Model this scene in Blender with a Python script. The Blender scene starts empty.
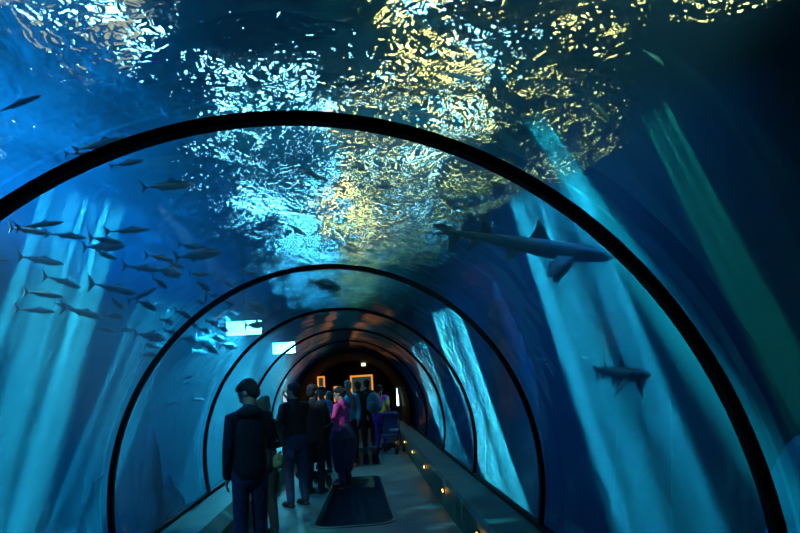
import bpy, bmesh, math, random
import numpy as np
from mathutils import Vector, Matrix, Euler, noise as mnoise
PI = math.pi
random.seed(7)
rng = np.random.default_rng(7)
sc = bpy.context.scene
C = sc.collection

# ------------------------------------------------------------------ camera
F_PX = 650.0
PIT, YAW, ROL = .177, .071, -.062
CAM = Vector((0, 0, 1.65))
def _axes():
    cy, sy, cp, sp, cr, sr = math.cos(YAW), math.sin(YAW), math.cos(PIT), math.sin(PIT), math.cos(ROL), math.sin(ROL)
    x1 = Vector((cy, -sy, 0)); y1 = Vector((sy, cy, 0)); z = Vector((0, 0, 1))
    fwd = cp*y1 + sp*z; z2 = -sp*y1 + cp*z
    return cr*x1 + sr*z2, fwd, -sr*x1 + cr*z2
RT, FW, UP = _axes()
cam = bpy.data.objects.new('camera', bpy.data.cameras.new('camera'))
C.objects.link(cam)
cam.matrix_world = Matrix(((RT.x, UP.x, -FW.x, CAM.x), (RT.y, UP.y, -FW.y, CAM.y), (RT.z, UP.z, -FW.z, CAM.z), (0, 0, 0, 1)))
cam.data.sensor_width = 36; cam.data.lens = F_PX*36/800
cam.data.clip_start = .02; cam.data.clip_end = 200
sc.camera = cam
# tunnel cross-section (measured): centre of the arch, radius, vertical stretch
TX, TZ, TR, TB = -.28, .875, 1.75, 1.028
RIBY = [2.385 + 3.2*k for k in range(6)]
Y_BACK, Y_END = -4.0, 19.6
def at(px, py, d):
    v = FW + (px-400)/F_PX*RT - (py-266.5)/F_PX*UP
    return CAM + v*(d/v.y)
def out(px, py, r):
    """point on the sight line at radius r from the tunnel's axis"""
    lo, hi = .05, 60.
    for _ in range(50):
        m = (lo+hi)/2; p = at(px, py, m)
        if math.hypot(p.x-TX, (p.z-TZ)/TB) < r: lo = m
        else: hi = m
    return at(px, py, lo)

# ------------------------------------------------------------------ render look
sc.view_settings.view_transform = 'Standard'; sc.view_settings.look = 'None'
sc.view_settings.gamma = 1; sc.view_settings.use_curve_mapping = False
sc.view_settings.exposure = -0.15
cy = sc.cycles
cy.volume_bounces = 0; cy.max_bounces = 8; cy.transparent_max_bounces = 24
cy.diffuse_bounces = 2; cy.glossy_bounces = 3; cy.transmission_bounces = 4
cy.caustics_refractive = False; cy.caustics_reflective = False
cy.sample_clamp_indirect = 3.0
cy.use_denoising = True

# ------------------------------------------------------------------ world and large lights
WSURF = 4.9                                            # height of the water surface
w = bpy.data.worlds.new('hall_above_the_tank'); sc.world = w; w.use_nodes = True
bg = w.node_tree.nodes['Background']
bg.inputs[0].default_value = (.008, .12, .22, 1); bg.inputs[1].default_value = .3

def area(name, p, target, sx, sy, col, watts, spread, side=None):
    l = bpy.data.lights.new(name, 'AREA'); l.shape = 'RECTANGLE'; l.size = sx; l.size_y = sy
    l.color = col; l.energy = watts; l.spread = spread
    o = bpy.data.objects.new(name, l); C.objects.link(o)
    z = (Vector(p) - Vector(target)).normalized()
    x = Vector(side or (1, 0, 0)); x = (x - z*x.dot(z)).normalized(); y = z.cross(x)
    o.matrix_world = Matrix(((x.x, y.x, z.x, p[0]), (x.y, y.y, z.y, p[1]), (x.z, y.z, z.z, p[2]), (0, 0, 0, 1)))
    return o
def R(d): return math.radians(d)
def spot(name, p, t, e, col, size, blend=.6):
    l = bpy.data.lights.new(name, 'SPOT'); l.energy = e; l.color = col; l.spot_size = R(size); l.spot_blend = blend; l.shadow_soft_size = .05
    o = bpy.data.objects.new(name, l); C.objects.link(o); o.location = p
    o.rotation_euler = (Vector(t)-Vector(p)).to_track_quat('-Z', 'Y').to_euler(); return o
area('daylight_left', (-5.2, 13, 4.7), (-5.2, 13, 0), 6.5, 24, (.02, .33, 1), 950, R(80))
area('daylight_centre', (0, 9, 4.7), (0, 9, 0), 4.5, 20, (.07, .6, 1), 45, R(70))
area('daylight_right', (3.3, 14, 4.7), (3.3, 14, 0), 2.4, 16, (.02, .3, 1), 400, R(80))

spot('school_fill', (-4.6, 1.2, 4.6), (-2.8, 6.2, 2.5), 1100, (.3, .75, 1), 50)  # added fill spot, brightens the left school; no fixture there
spot('school_key_fill', (-3.5, 2.6, 4.5), (-2.5, 5.3, 2.45), 3600, (.85, 1, .95), 17)  # narrow added fill for the bright fish in the left shaft
spot('school_fill_right', (2.6, .6, 4.6), (.6, 6.0, 3.6), 900, (.6, 1, 1), 46)  # added fill for the fish above and right of centre
area('ceiling_wash_left', (-6.8, 15, 5.05), (-6.8, 15, 7), 3, 26, (.03, .5, 1), 4700, R(150))  # added uplights without fixtures; they tint the ceiling seen through the ripples
area('ceiling_wash_centre', (0, 19, 5.05), (0, 19, 7), 3, 18, (.05, .7, .8), 300, R(150))
# shafts of light: each is a bundle of narrow parallel strips, as a skylight grating makes them
def shaft(name, top, bot, width, depth, col, watts, strips, spread=1.2):
    top, bot = Vector(top), Vector(bot); d = (bot-top).normalized()
    side = d.cross((top+bot)/2 - CAM).normalized()
    if side.x < 0: side = -side
    for (u, wd, k) in strips:
        area(name, top + side*(u*width), bot + side*(u*width), wd*width, depth, col, watts*k*wd, R(spread), side)
TEAL = (.1, .86, 1)
ST1 = [(-.42, .12, 1.3), (-.27, .1, .5), (-.12, .16, 1.1), (.02, .06, 2.0), (.14, .12, .5), (.27, .08, 1.9), (.41, .16, .9)]
ST2 = [(-.4, .16, 1.5), (-.24, .1, .9), (-.13, .06, 2.2), (-.02, .1, .9), (.1, .1, .35), (.25, .16, .8), (.4, .1, 1.7)]
shaft('shaft_left_near', at(84, 202, 8), at(-18, 533, 7), .95, .6, TEAL, 248, ST1, 4)
shaft('shaft_left_middle', at(160, 300, 13), at(72, 533, 11), .8, .5, TEAL, 132, ST1)
shaft('shaft_left_far', at(246, 330, 16), at(188, 533, 13), .8, .5, TEAL, 208, ST1, 3)
shaft('shaft_left_last', at(284, 350, 19), at(250, 480, 17), .6, .5, TEAL, 128, ST2, 3)
shaft('shaft_right_near', at(546, 190, 9), at(672, 533, 7.6), 1.15, .5, TEAL, 320, ST2, 3.4)
shaft('shaft_right_middle', at(446, 312, 10), at(515, 520, 9), .46, .35, TEAL, 152, ST2)
shaft('shaft_right_far', at(418, 343, 16), at(462, 470, 15), .4, .3, TEAL, 80, ST2)
shaft('refraction_streak_above', at(535, 120, 6.5), at(640, 275, 6), .2, .3, (.03, .8, .8), 60, ST2, 6)  # added beam standing in for a shaft's refraction in the near panel
shaft('refraction_streak_right', at(655, 112, 6), at(752, 300, 5.4), .3, .2, (.04, .8, .45), 20, [(-.4, .1, 1.6), (-.2, .12, .6), (.0, .08, 1.8), (.16, .1, .6), (.36, .16, 1.2)], 4)  # second added beam, likewise imitating refraction in the curved acrylic
# floodlights' own glow in the water (their housings are built below)
FLOODS = [at(244, 328, 16), at(284, 348, 19)]
for p, e in zip(FLOODS, (2200, 1400)):
    spot('floodlight_glow', p + Vector((0, -.2, 0)), p + Vector((-1.6, -1.2, -1.0)), e*1.3, (.15, .8, 1), 150, .8)
# noise in the spots imitates wave-rippled light, falling through the crown of the tunnel on the floor
for nm, yy, e, col, sd in (('rippled_daylight', 7.5, 900, (.1, .8, 1), 1.), ('rippled_daylight_far', 13, 900, (.1, .8, 1), 5.), ('rippled_lamplight', 9.5, 35, (1, .5, .2), 9.)):
    l = bpy.data.lights.new(nm, 'SPOT'); l.energy = e; l.color = col; l.spot_size = R(75); l.spot_blend = .5; l.shadow_soft_size = .02
    l.use_nodes = True; nt = l.node_tree; em = nt.nodes['Emission']
    tc = nt.nodes.new('ShaderNodeTexCoord'); mp = nt.nodes.new('ShaderNodeMapping'); n = nt.nodes.new('ShaderNodeTexNoise'); rp = nt.nodes.new('ShaderNodeMapRange')
    mp.inputs['Scale'].default_value = (7, 26, 5); mp.inputs['Location'].default_value = (sd, 0, sd); n.inputs['Scale'].default_value = 1; n.inputs['Detail'].default_value = 2; n.inputs['Distortion'].default_value = 1.2
    rp.inputs['From Min'].default_value = .58 if sd < 8 else .62; rp.inputs['From Max'].default_value = .8; rp.inputs['To Max'].default_value = 3
    nt.links.new(tc.outputs['Normal'], mp.inputs[0]); nt.links.new(mp.outputs[0], n.inputs['Vector']); nt.links.new(n.outputs['Fac'], rp.inputs['Value']); nt.links.new(rp.outputs[0], em.inputs['Strength'])
    o = bpy.data.objects.new(nm, l); C.objects.link(o); o.location = (-.2, yy, 4.7)

# ------------------------------------------------------------------ materials
def mat(name, col, rough=.5, metal=0, emit=None, es=0, var=0, scale=8, bump=0, spec=.5, stretch=(1,1,1)):
    m = bpy.data.materials.new(name); m.use_nodes = True
    nt = m.node_tree; b = nt.nodes['Principled BSDF']
    b.inputs['Base Color'].default_value = (*col, 1); b.inputs['Roughness'].default_value = rough
    b.inputs['Metallic'].default_value = metal; b.inputs['Specular IOR Level'].default_value = spec
    if emit: b.inputs['Emission Color'].default_value = (*emit, 1); b.inputs['Emission Strength'].default_value = es
    if var or bump:
        tc = nt.nodes.new('ShaderNodeTexCoord'); mp = nt.nodes.new('ShaderNodeMapping'); mp.inputs['Scale'].default_value = stretch
        n = nt.nodes.new('ShaderNodeTexNoise'); n.inputs['Scale'].default_value = scale; n.inputs['Detail'].default_value = 4
        nt.links.new(tc.outputs['Object'], mp.inputs[0]); nt.links.new(mp.outputs[0], n.inputs['Vector'])
        if var:
            r = nt.nodes.new('ShaderNodeValToRGB')
            r.color_ramp.elements[0].position = .3; r.color_ramp.elements[1].position = .7
            r.color_ramp.elements[0].color = (*[c*(1-var) for c in col], 1); r.color_ramp.elements[1].color = (*[min(1, c*(1+var)) for c in col], 1)
            nt.links.new(n.outputs['Fac'], r.inputs[0]); nt.links.new(r.outputs[0], b.inputs['Base Color'])
        if bump:
            bp = nt.nodes.new('ShaderNodeBump'); bp.inputs['Strength'].default_value = bump; bp.inputs['Distance'].default_value = .02
            nt.links.new(n.outputs['Fac'], bp.inputs['Height']); nt.links.new(bp.outputs[0], b.inputs['Normal'])
    return m
def glow(name, col, s):
    m = bpy.data.materials.new(name); m.use_nodes = True; nt = m.node_tree; nt.nodes.clear()
    e = nt.nodes.new('ShaderNodeEmission'); o = nt.nodes.new('ShaderNodeOutputMaterial')
    e.inputs[0].default_value = (*col, 1); e.inputs[1].default_value = s; nt.links.new(e.outputs[0], o.inputs[0])
    m.cycles.emission_sampling = 'NONE'
    return m
M = {}
M['rib'] = mat('black_steel', (.002, .002, .003), .5, spec=.15)
M['wall'] = mat('tank_wall_paint', (.02, .05, .1), .9, var=.2, scale=.6)
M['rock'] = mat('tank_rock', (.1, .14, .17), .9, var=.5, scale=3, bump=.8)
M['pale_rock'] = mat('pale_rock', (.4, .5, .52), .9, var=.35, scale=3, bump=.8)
M['bed'] = mat('tank_gravel', (.12, .15, .16), .95, var=.3, scale=2, bump=.5)
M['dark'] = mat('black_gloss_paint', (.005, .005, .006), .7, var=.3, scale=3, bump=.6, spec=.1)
M['floor'] = mat('worn_concrete', (.055, .14, .115), .6, spec=.3, var=.22, scale=1.6, bump=.12)
M['ledge'] = mat('painted_concrete_green', (.035, .115, .09), .55, spec=.3, var=.2, scale=3, bump=.15)
M['hall_ceiling'] = mat('hall_ceiling_paint', (.1, .45, .6), .9, var=.25, scale=1.5)
M['black'] = mat('black_plastic', (.01, .01, .011), .4)

def acrylic():
    m = bpy.data.materials.new('clear_acrylic'); m.use_nodes = True; nt = m.node_tree; nt.nodes.clear()
    o = nt.nodes.new('ShaderNodeOutputMaterial'); mx = nt.nodes.new('ShaderNodeMixShader'); t = nt.nodes.new('ShaderNodeBsdfTransparent')
    g = nt.nodes.new('ShaderNodeBsdfGlossy'); f = nt.nodes.new('ShaderNodeFresnel')
    t.inputs[0].default_value = (.97, .99, 1, 1); g.inputs['Roughness'].default_value = .03; f.inputs[0].default_value = 1.25
    ml = nt.nodes.new('ShaderNodeMath'); ml.operation = 'MULTIPLY'; ml.inputs[1].default_value = .25
    tc = nt.nodes.new('ShaderNodeTexCoord'); n = nt.nodes.new('ShaderNodeTexNoise'); n.inputs['Scale'].default_value = 1.5
    bp = nt.nodes.new('ShaderNodeBump'); bp.inputs['Strength'].default_value = .25; bp.inputs['Distance'].default_value = .05
    nt.links.new(tc.outputs['Object'], n.inputs['Vector']); nt.links.new(n.outputs['Fac'], bp.inputs['Height']); nt.links.new(bp.outputs[0], g.inputs['Normal'])
    nt.links.new(f.outputs[0], ml.inputs[0]); nt.links.new(ml.outputs[0], mx.inputs[0])
    nt.links.new(t.outputs[0], mx.inputs[1]); nt.links.new(g.outputs[0], mx.inputs[2]); nt.links.new(mx.outputs[0], o.inputs[0])
    return m
M['acrylic'] = acrylic()
def water_body():
    m = bpy.data.materials.new('tank_water'); m.use_nodes = True; nt = m.node_tree; nt.nodes.clear()
    o = nt.nodes.new('ShaderNodeOutputMaterial'); s = nt.nodes.new('ShaderNodeVolumeScatter'); a = nt.nodes.new('ShaderNodeVolumeAbsorption'); ad = nt.nodes.new('ShaderNodeAddShader')
    s.inputs['Color'].default_value = (.8, .95, 1, 1); s.inputs['Density'].default_value = .075; s.inputs['Anisotropy'].default_value = .0
    a.inputs['Color'].default_value = (0, .55, .69, 1); a.inputs['Density'].default_value = .34
    nt.links.new(s.outputs[0], ad.inputs[0]); nt.links.new(a.outputs[0], ad.inputs[1]); nt.links.new(ad.outputs[0], o.inputs['Volume'])
    return m
M['water'] = water_body()
def water_surface():
    m = bpy.data.materials.new('water_surface'); m.use_nodes = True; nt = m.node_tree; nt.nodes.clear()
    o = nt.nodes.new('ShaderNodeOutputMaterial'); g = nt.nodes.new('ShaderNodeBsdfGlass'); g.inputs['IOR'].default_value = 1.33; g.inputs['Roughness'].default_value = .02
    tc = nt.nodes.new('ShaderNodeTexCoord'); mp = nt.nodes.new('ShaderNodeMapping'); mp.inputs['Scale'].default_value = (1.0, .8, 1)
    n = nt.nodes.new('ShaderNodeTexNoise'); n.inputs['Scale'].default_value = 7.2; n.inputs['Detail'].default_value = 1.5; n.inputs['Distortion'].default_value = .8
    n2 = nt.nodes.new('ShaderNodeTexNoise'); n2.inputs['Scale'].default_value = 1.2; n2.inputs['Detail'].default_value = 1
    b1 = nt.nodes.new('ShaderNodeBump'); b1.inputs['Strength'].default_value = 1; b1.inputs['Distance'].default_value = .08
    b2 = nt.nodes.new('ShaderNodeBump'); b2.inputs['Strength'].default_value = 1; b2.inputs['Distance'].default_value = .25
    nt.links.new(tc.outputs['Object'], mp.inputs[0])
    nt.links.new(mp.outputs[0], n.inputs['Vector']); nt.links.new(mp.outputs[0], n2.inputs['Vector'])
    nt.links.new(n2.outputs['Fac'], b2.inputs['Height']); nt.links.new(n.outputs['Fac'], b1.inputs['Height'])
    nt.links.new(b2.outputs[0], b1.inputs['Normal']); nt.links.new(b1.outputs[0], g.inputs['Normal']); nt.links.new(g.outputs[0], o.inputs[0])
    return m
M['surface'] = water_surface()

# ------------------------------------------------------------------ mesh helpers
def link(name, me, m=None, parent=None, smooth=False, **props):
    o = bpy.data.objects.new(name, me); C.objects.link(o)
    if m is not None and not me.materials: me.materials.append(m)
    if smooth: me.shade_smooth()
    if parent is not None: o.parent = parent
    for k, v in props.items(): o[k] = v
    return o
def mesh(name, verts, faces):
    me = bpy.data.meshes.new(name); me.from_pydata([tuple(v) for v in verts], [], faces); me.update(); return me
def bm_obj(name, bm, m, parent=None, smooth=False, **props):
    me = bpy.data.meshes.new(name); bmesh.ops.recalc_face_normals(bm, faces=bm.faces); bm.to_mesh(me); bm.free()
    return link(name, me, m, parent, smooth, **props)
def box(bm, c, s, rz=0, bev=0):
    r = bmesh.ops.create_cube(bm, size=1); vs = r['verts']
    bmesh.ops.scale(bm, verts=vs, vec=s)
    if bev:
        es = list({e for v in vs for e in v.link_edges}); rr = bmesh.ops.bevel(bm, geom=es, offset=bev, segments=2, affect='EDGES')
        vs = list({v for f in rr['faces'] for v in f.verts} | {v for v in vs if v.is_valid})
    if rz: bmesh.ops.rotate(bm, verts=vs, cent=(0,0,0), matrix=Matrix.Rotation(rz, 3, 'Z'))
    bmesh.ops.translate(bm, verts=vs, vec=c)
    return vs
def boxo(name, c, s, m, parent=None, rz=0, bev=0, **props):
    bm = bmesh.new(); box(bm, c, s, rz, bev); return bm_obj(name, bm, m, parent, **props)

# ------------------------------------------------------------------ the tank
TK = dict(x0=-9.5, x1=9.5, y0=Y_BACK-.2, y1=32, z0=-3)
t_ = .3
boxo('wall_left', (TK['x0']-t_/2, 14, 2.0), (t_, 37, 10.2), M['wall'], kind='structure')
boxo('wall_right', (TK['x1']+t_/2, 14, 2.0), (t_, 37, 10.2), M['wall'], kind='structure')
boxo('wall_far', (0, TK['y1']+t_/2, 2.0), (19, t_, 10.2), M['wall'], kind='structure')
boxo('wall_near', (0, TK['y0']-t_/2, 2.0), (19, t_, 10.2), M['wall'], kind='structure')
boxo('ceiling', (0, 14, WSURF+2.15), (19.6, 37, .3), M['hall_ceiling'], kind='structure')
# gravel bed
nx, ny = 60, 110
vs = [(TK['x0']+(TK['x1']-TK['x0'])*i/nx, TK['y0']+(TK['y1']-TK['y0'])*j/ny,
       TK['z0']+.35*mnoise.noise(Vector((i*.13, j*.13, 0)))) for j in range(ny+1) for i in range(nx+1)]
fs = [(j*(nx+1)+i, j*(nx+1)+i+1, (j+1)*(nx+1)+i+1, (j+1)*(nx+1)+i) for j in range(ny) for i in range(nx)]
link('ground', mesh('ground', vs, fs), M['bed'], smooth=True, kind='structure')

def arc(r, n=64, a0=None):
    """arch outline from the left ledge over the top to the right ledge"""
    if a0 is None: a0 = math.asin((.35-TZ)/(TB*r))
    return [(TX-math.cos(a0+(PI-2*a0)*i/n)*r, TZ+TB*r*math.sin(a0+(PI-2*a0)*i/n)) for i in range(n+1)]
# body of water: outer box with the tunnel's void
bm = bmesh.new()
box(bm, (0, (TK['y0']+TK['y1'])/2, (TK['z0']-.4+WSURF)/2), (TK['x1']-TK['x0'], TK['y1']-TK['y0'], WSURF-TK['z0']+.4+.16))
prof = arc(1.842) + [(1.5, -.2), (-2.06, -.2)]
y0, y1 = TK['y0']+.02, 27.0
lo = [bm.verts.new((x, y0, z)) for x, z in prof]; hi = [bm.verts.new((x, y1, z)) for x, z in prof]
n = len(prof); tf = []
for i in range(n): tf.append(bm.faces.new((lo[i], lo[(i+1) % n], hi[(i+1) % n], hi[i])))
tf.append(bm.faces.new(lo)); tf.append(bm.faces.new(hi))
bmesh.ops.recalc_face_normals(bm, faces=list(bm.faces))
for f in tf: f.normal_update()
s_in = sum(f.normal.dot(Vector((TX, f.calc_center_median().y, TZ))-f.calc_center_median()) for f in tf[:40])
if s_in < 0: bmesh.ops.reverse_faces(bm, faces=tf)
me = bpy.data.meshes.new('tank_water'); bm.to_mesh(me); bm.free()
wt = link('tank_water', me, None, kind='stuff', label='clear blue water filling the tank around the tunnel', category='water')
me.materials.append(M['water'])

# rippled water surface (real waves, seen from beneath)
nx, ny = 230, 430
X, Y = np.meshgrid(np.linspace(TK['x0'], TK['x1'], nx+1), np.linspace(TK['y0'], TK['y1'], ny+1))
Z = np.zeros_like(X)
for k in range(46):
    lam = rng.uniform(.35, 2.2); th = rng.normal(1.0, .9); kk = 2*PI/lam
    Z += .0085*lam**1.0*np.sin(kk*(X*math.cos(th)+Y*math.sin(th))+rng.uniform(0, 6.28))
vs = np.stack([X, Y, WSURF+np.clip(Z, -.12, .12)], -1).reshape(-1, 3)
fs = [(j*(nx+1)+i, (j+1)*(nx+1)+i, (j+1)*(nx+1)+i+1, j*(nx+1)+i+1) for j in range(ny) for i in range(nx)]
link('rippled_water_surface', mesh('rippled_water_surface', vs, fs), M['surface'], smooth=True, kind='stuff',
     label='rippled water surface above the tunnel with bright glints', category='water')

# ------------------------------------------------------------------ the tunnel
def loft(bm, profs):
    """profs: list of (y, [(x,z)...]) closed rings"""
    rings = [[bm.verts.new((x, y, z)) for x, z in p] for y, p in profs]
    n = len(rings[0])
    for a, b in zip(rings, rings[1:]):
        for i in range(n): bm.faces.new((a[i], a[(i+1) % n], b[(i+1) % n], b[i]))
    bm.faces.new(rings[0]); bm.faces.new(list(reversed(rings[-1])))
def arch_solid(name, r0, r1, ya, yb, m, smooth=False, **props):
    prof = arc(r0) + arc(r1)[::-1]
    bm = bmesh.new(); rings = [[bm.verts.new((x, y, z)) for x, z in prof] for y in (ya, yb)]
    n = len(prof); h = n//2
    for i in range(n): bm.faces.new((rings[0][i], rings[0][(i+1) % n], rings[1][(i+1) % n], rings[1][i]))
    for r_, s in ((rings[0], 1), (rings[1], -1)):
        for i in range(h-1): bm.faces.new((r_[i], r_[i+1], r_[n-2-i], r_[n-1-i])[::s])
    o = bm_obj(name, bm, m, None, smooth, **props)
    if smooth:
        try: o.data.set_sharp_from_angle(angle=R(40))
        except Exception: pass
    return o
edges = [Y_BACK] + RIBY[:] + [Y_END]
for i, (a, b) in enumerate(zip(edges, edges[1:])):
    arch_solid('window_%d' % (i+1), 1.778, 1.838, a+(.0 if i == 0 else .012), b-.012, M['acrylic'], True, kind='structure')
for i, y in enumerate(RIBY):
    arch_solid('trim_%d' % (i+1), 1.738, 1.777, y-.028, y+.028, M['rib'], True, kind='structure')

XL, XR = -1.45, 1.02      # inner faces of the two ledges
LZ = .40
def prism(name, prof, ya, yb, m, **props):
    bm = bmesh.new(); loft(bm, [(ya, prof), (yb, prof)]); return bm_obj(name, bm, m, None, **props)
prism('wall_ledge_right', [(XR, 0), (XR, LZ-.05), (XR+.03, LZ), (1.40, LZ), (1.40, LZ-.03), (1.49, LZ-.03), (1.49, -.19), (XR, -.19)], Y_BACK, 26, M['ledge'], kind='structure')
prism('wall_ledge_left', [(XL, 0), (XL, LZ-.10), (XL-.12, LZ), (-1.96, LZ), (-1.96, LZ-.03), (-2.05, LZ-.03), (-2.05, -.19), (XL, -.19)], Y_BACK, 26, M['ledge'], kind='structure')
for nm, x in (('baseboard_right', 1.425), ('baseboard_left', -1.985)):
    boxo(nm, (x, (Y_BACK+Y_END)/2, LZ+.015), (.045, Y_END-Y_BACK, .05), M['rib'], kind='structure')

# floor slab with two rounded viewing windows
def trapezoid(y0, y1, xa0, xa1, xb0, xb1, r=.25, n=6):
    pts = [Vector((xa0, y0)), Vector((xa1, y0)), Vector((xb1, y1)), Vector((xb0, y1))]; o = []
    for i in range(4):
        p, a, b = pts[i], (pts[i-1]-pts[i]).normalized(), (pts[(i+1) % 4]-pts[i]).normalized()
        for k in range(n+1):
            t = k/n; o.append(p + a*r*(1-t)**2 + b*r*t**2)
    return o
FWIN = [trapezoid(8.2, 12.5, -.68, .36, -.56, .3, .34), trapezoid(14.0, 18.0, -.58, .38, -.58, .38, .3)]
slab = boxo('floor', ((XL+XR)/2, (Y_BACK+26)/2, -.095), (XR-XL, 26-Y_BACK, .19), M['floor'], kind='structure')
for i, pts in enumerate(FWIN):
    bm = bmesh.new(); loft_r = [[bm.verts.new((p.x, p.y, z)) for p in pts] for z in (-.4, .2)]
    n = len(pts)
    for k in range(n): bm.faces.new((loft_r[0][k], loft_r[0][(k+1) % n], loft_r[1][(k+1) % n], loft_r[1][k]))
    bm.faces.new(loft_r[0]); bm.faces.new(loft_r[1][::-1])
    cut = bm_obj('cut', bm, None)
    md = slab.modifiers.new('b', 'BOOLEAN'); md.object = cut; md.operation = 'DIFFERENCE'; md.solver = 'EXACT'
    dg = bpy.context.evaluated_depsgraph_get(); dg.update()
    me2 = bpy.data.meshes.new_from_object(slab.evaluated_get(dg)); slab.modifiers.clear(); slab.data = me2
    bpy.data.objects.remove(cut)
    # pane and its steel rim
    bm = bmesh.new(); c = Vector((sum(p.x for p in pts)/n, sum(p.y for p in pts)/n))
    rr = [[bm.verts.new((*(c+(p-c)*.985), z)) for p in pts] for z in (-.05, -.008)]
    for k in range(n): bm.faces.new((rr[0][k], rr[0][(k+1) % n], rr[1][(k+1) % n], rr[1][k]))
    bm.faces.new(rr[0]); bm.faces.new(rr[1][::-1])
    pane = bm_obj('window_%d' % (8+i), bm, M['acrylic'], kind='structure')
    bm = bmesh.new(); rings = []
    for s, z in ((.03, -.06), (.03, .012), (-.03, .012), (-.03, -.06)):
        rr = []
        for k in range(n):
            tn = (pts[(k+1) % n]-pts[k-1]).normalized(); nr = Vector((tn.y, -tn.x)); rr.append(bm.verts.new((*(pts[k]+nr*s), z)))
        rings.append(rr)
    for a, b in zip(rings, rings[1:]+rings[:1]):
        for k in range(n): bm.faces.new((a[k], a[(k+1) % n], b[(k+1) % n], b[k]))
    bm_obj('window_rim', bm, M['ledge'], pane)

# dark vaulted hall beyond the acrylic
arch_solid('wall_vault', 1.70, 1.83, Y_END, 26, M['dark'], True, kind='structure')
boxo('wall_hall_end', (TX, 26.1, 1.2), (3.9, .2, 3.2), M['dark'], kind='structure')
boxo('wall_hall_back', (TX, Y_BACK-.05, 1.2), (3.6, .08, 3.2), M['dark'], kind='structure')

# ------------------------------------------------------------------ lamps above the water (seen through the ripples)
M['lamp_white'] = glow('lamp_white', (.7, .95, 1), 28)
M['lamp_yellow'] = glow('lamp_yellow', (1, .36, .09), 60)
M['lamp_blue'] = glow('lamp_blue', (.12, .55, 1), 4)
# (x, y, width, length, height above water, material)
LAMPS = []
rr_ = random.Random(3)
def lamps(x0, x1, y0, y1, step, wd, ln, m, h=1.97):
    y = y0
    while y < y1:
        LAMPS.append((rr_.uniform(x0, x1), y + rr_.uniform(-.3, .3), wd, ln, h, m)); y += step
lamps(-2.8, -1.5, 3, 30, 1.1, .26, .36, 'lamp_white')
lamps(-1.4, -.4, 8, 30, 1.0, .2, .3, 'lamp_white')
lamps(-.3, .4, 9, 30, .9, .16, .3, 'lamp_yellow')
lamps(.4, 1.5, 5, 30, .8, .14, .3, 'lamp_yellow')
lamps(.6, 2.6, 4, 20, 1.0, .16, .3, 'lamp_white')
lamps(1.3, 2.8, 3, 20, .8, .14, .28, 'lamp_yellow')
lamps(2.6, 4.6, 3, 14, 1.1, .14, .26, 'lamp_yellow')
lamps(-7.5, -5.2, 5, 11, 1.0, .14, .3, 'lamp_yellow')
M['beige_glow'] = glow('beige_glow', (1, .5, .3), 3.5)  # stand-in glow for beige reflections, not a skylight
lamps(-3.2, 3.2, 4, 30, .8, .12, .18, 'lamp_white')
M['lamp_white_far'] = glow('lamp_white_far', (.6, .95, 1), 90)
M['lamp_yellow_far'] = glow('lamp_yellow_far', (1, .2, .04), 140)
lamps(-2.4, -.6, 13, 31, .6, .3, .35, 'lamp_white_far')
lamps(-.5, .6, 13, 31, .6, .26, .35, 'lamp_yellow_far')
for i, (x, y, a, b, h, m) in enumerate(LAMPS):
    boxo('hall_lamp', (x, y, WSURF+h), (a, b, .06), M[m], label='%s lamp in the ceiling above the water, seen only as glints in the ripples' % ('yellow' if 'yellow' in m else 'white'), category='lamp', group='%s lamps over the water' % ('yellow' if 'yellow' in m else 'white'))

for (x, y, sx, sy) in ((-2.6, 4.2, .7, 1.0), (-3.2, 5.6, .5, .8), (-2.2, 5.9, .4, .9), (-2.9, 7.2, .4, .7), (-3.8, 4.6, .4, .6)):  # glowing panels added to imitate sandy reflections in the ripples
    boxo('beige_glow_panel', (x, y, WSURF+1.96), (sx, sy, .08), M['beige_glow'], label='added beige glow panel above the water, imitating sandy reflections, upper left', category='lamp', group='added beige glow panels over the water')

# ------------------------------------------------------------------ fish
M['silver'] = mat('silver_fish_skin', (.88, .92, .9), .35, 0, var=.25, scale=9, stretch=(.3, 1, 1))
M['bluefish'] = mat('blue_grey_fish_skin', (.12, .2, .27), .4, .2, var=.3, scale=9)
M['olive'] = mat('olive_fish_skin', (.42, .42, .2), .4, .15, var=.3, scale=9)
M['fin'] = mat('fish_fin', (.3, .36, .36), .5)
M['eye'] = mat('fish_eye', (.01, .01, .01), .15)
def back_material(name, top, belly, cut=.0):
    """a fish skin whose dark back and pale belly follow the body's own height"""
    m = mat(name, belly, .38, .2); nt = m.node_tree; b = nt.nodes['Principled BSDF']
    tc = nt.nodes.new('ShaderNodeTexCoord'); sp = nt.nodes.new('ShaderNodeSeparateXYZ'); r = nt.nodes.new('ShaderNodeValToRGB')
    n = nt.nodes.new('ShaderNodeTexNoise'); n.inputs['Scale'].default_value = 14
    ml = nt.nodes.new('ShaderNodeMath'); ml.operation = 'MULTIPLY_ADD'; ml.inputs[1].default_value = 6; ml.inputs[2].default_value = .22
    ad = nt.nodes.new('ShaderNodeMath'); ad.operation = 'MULTIPLY_ADD'; ad.inputs[1].default_value = .3
    nt.links.new(tc.outputs['Object'], sp.inputs[0]); nt.links.new(sp.outputs['Z'], ml.inputs[0]); nt.links.new(tc.outputs['Object'], n.inputs['Vector'])
    nt.links.new(n.outputs['Fac'], ad.inputs[0]); nt.links.new(ml.outputs[0], ad.inputs[2]); nt.links.new(ad.outputs[0], r.inputs[0])
    r.color_ramp.elements[0].position = .45; r.color_ramp.elements[0].color = (*belly, 1); r.color_ramp.elements[1].position = .62; r.color_ramp.elements[1].color = (*top, 1)
    nt.links.new(r.outputs[0], b.inputs['Base Color']); return m
M['mackerel'] = back_material('mackerel_skin', (.08, .2, .24), (.85, .9, .86))
M['shark'] = back_material('shark_skin', (.02, .022, .015), (.3, .34, .26))

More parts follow.
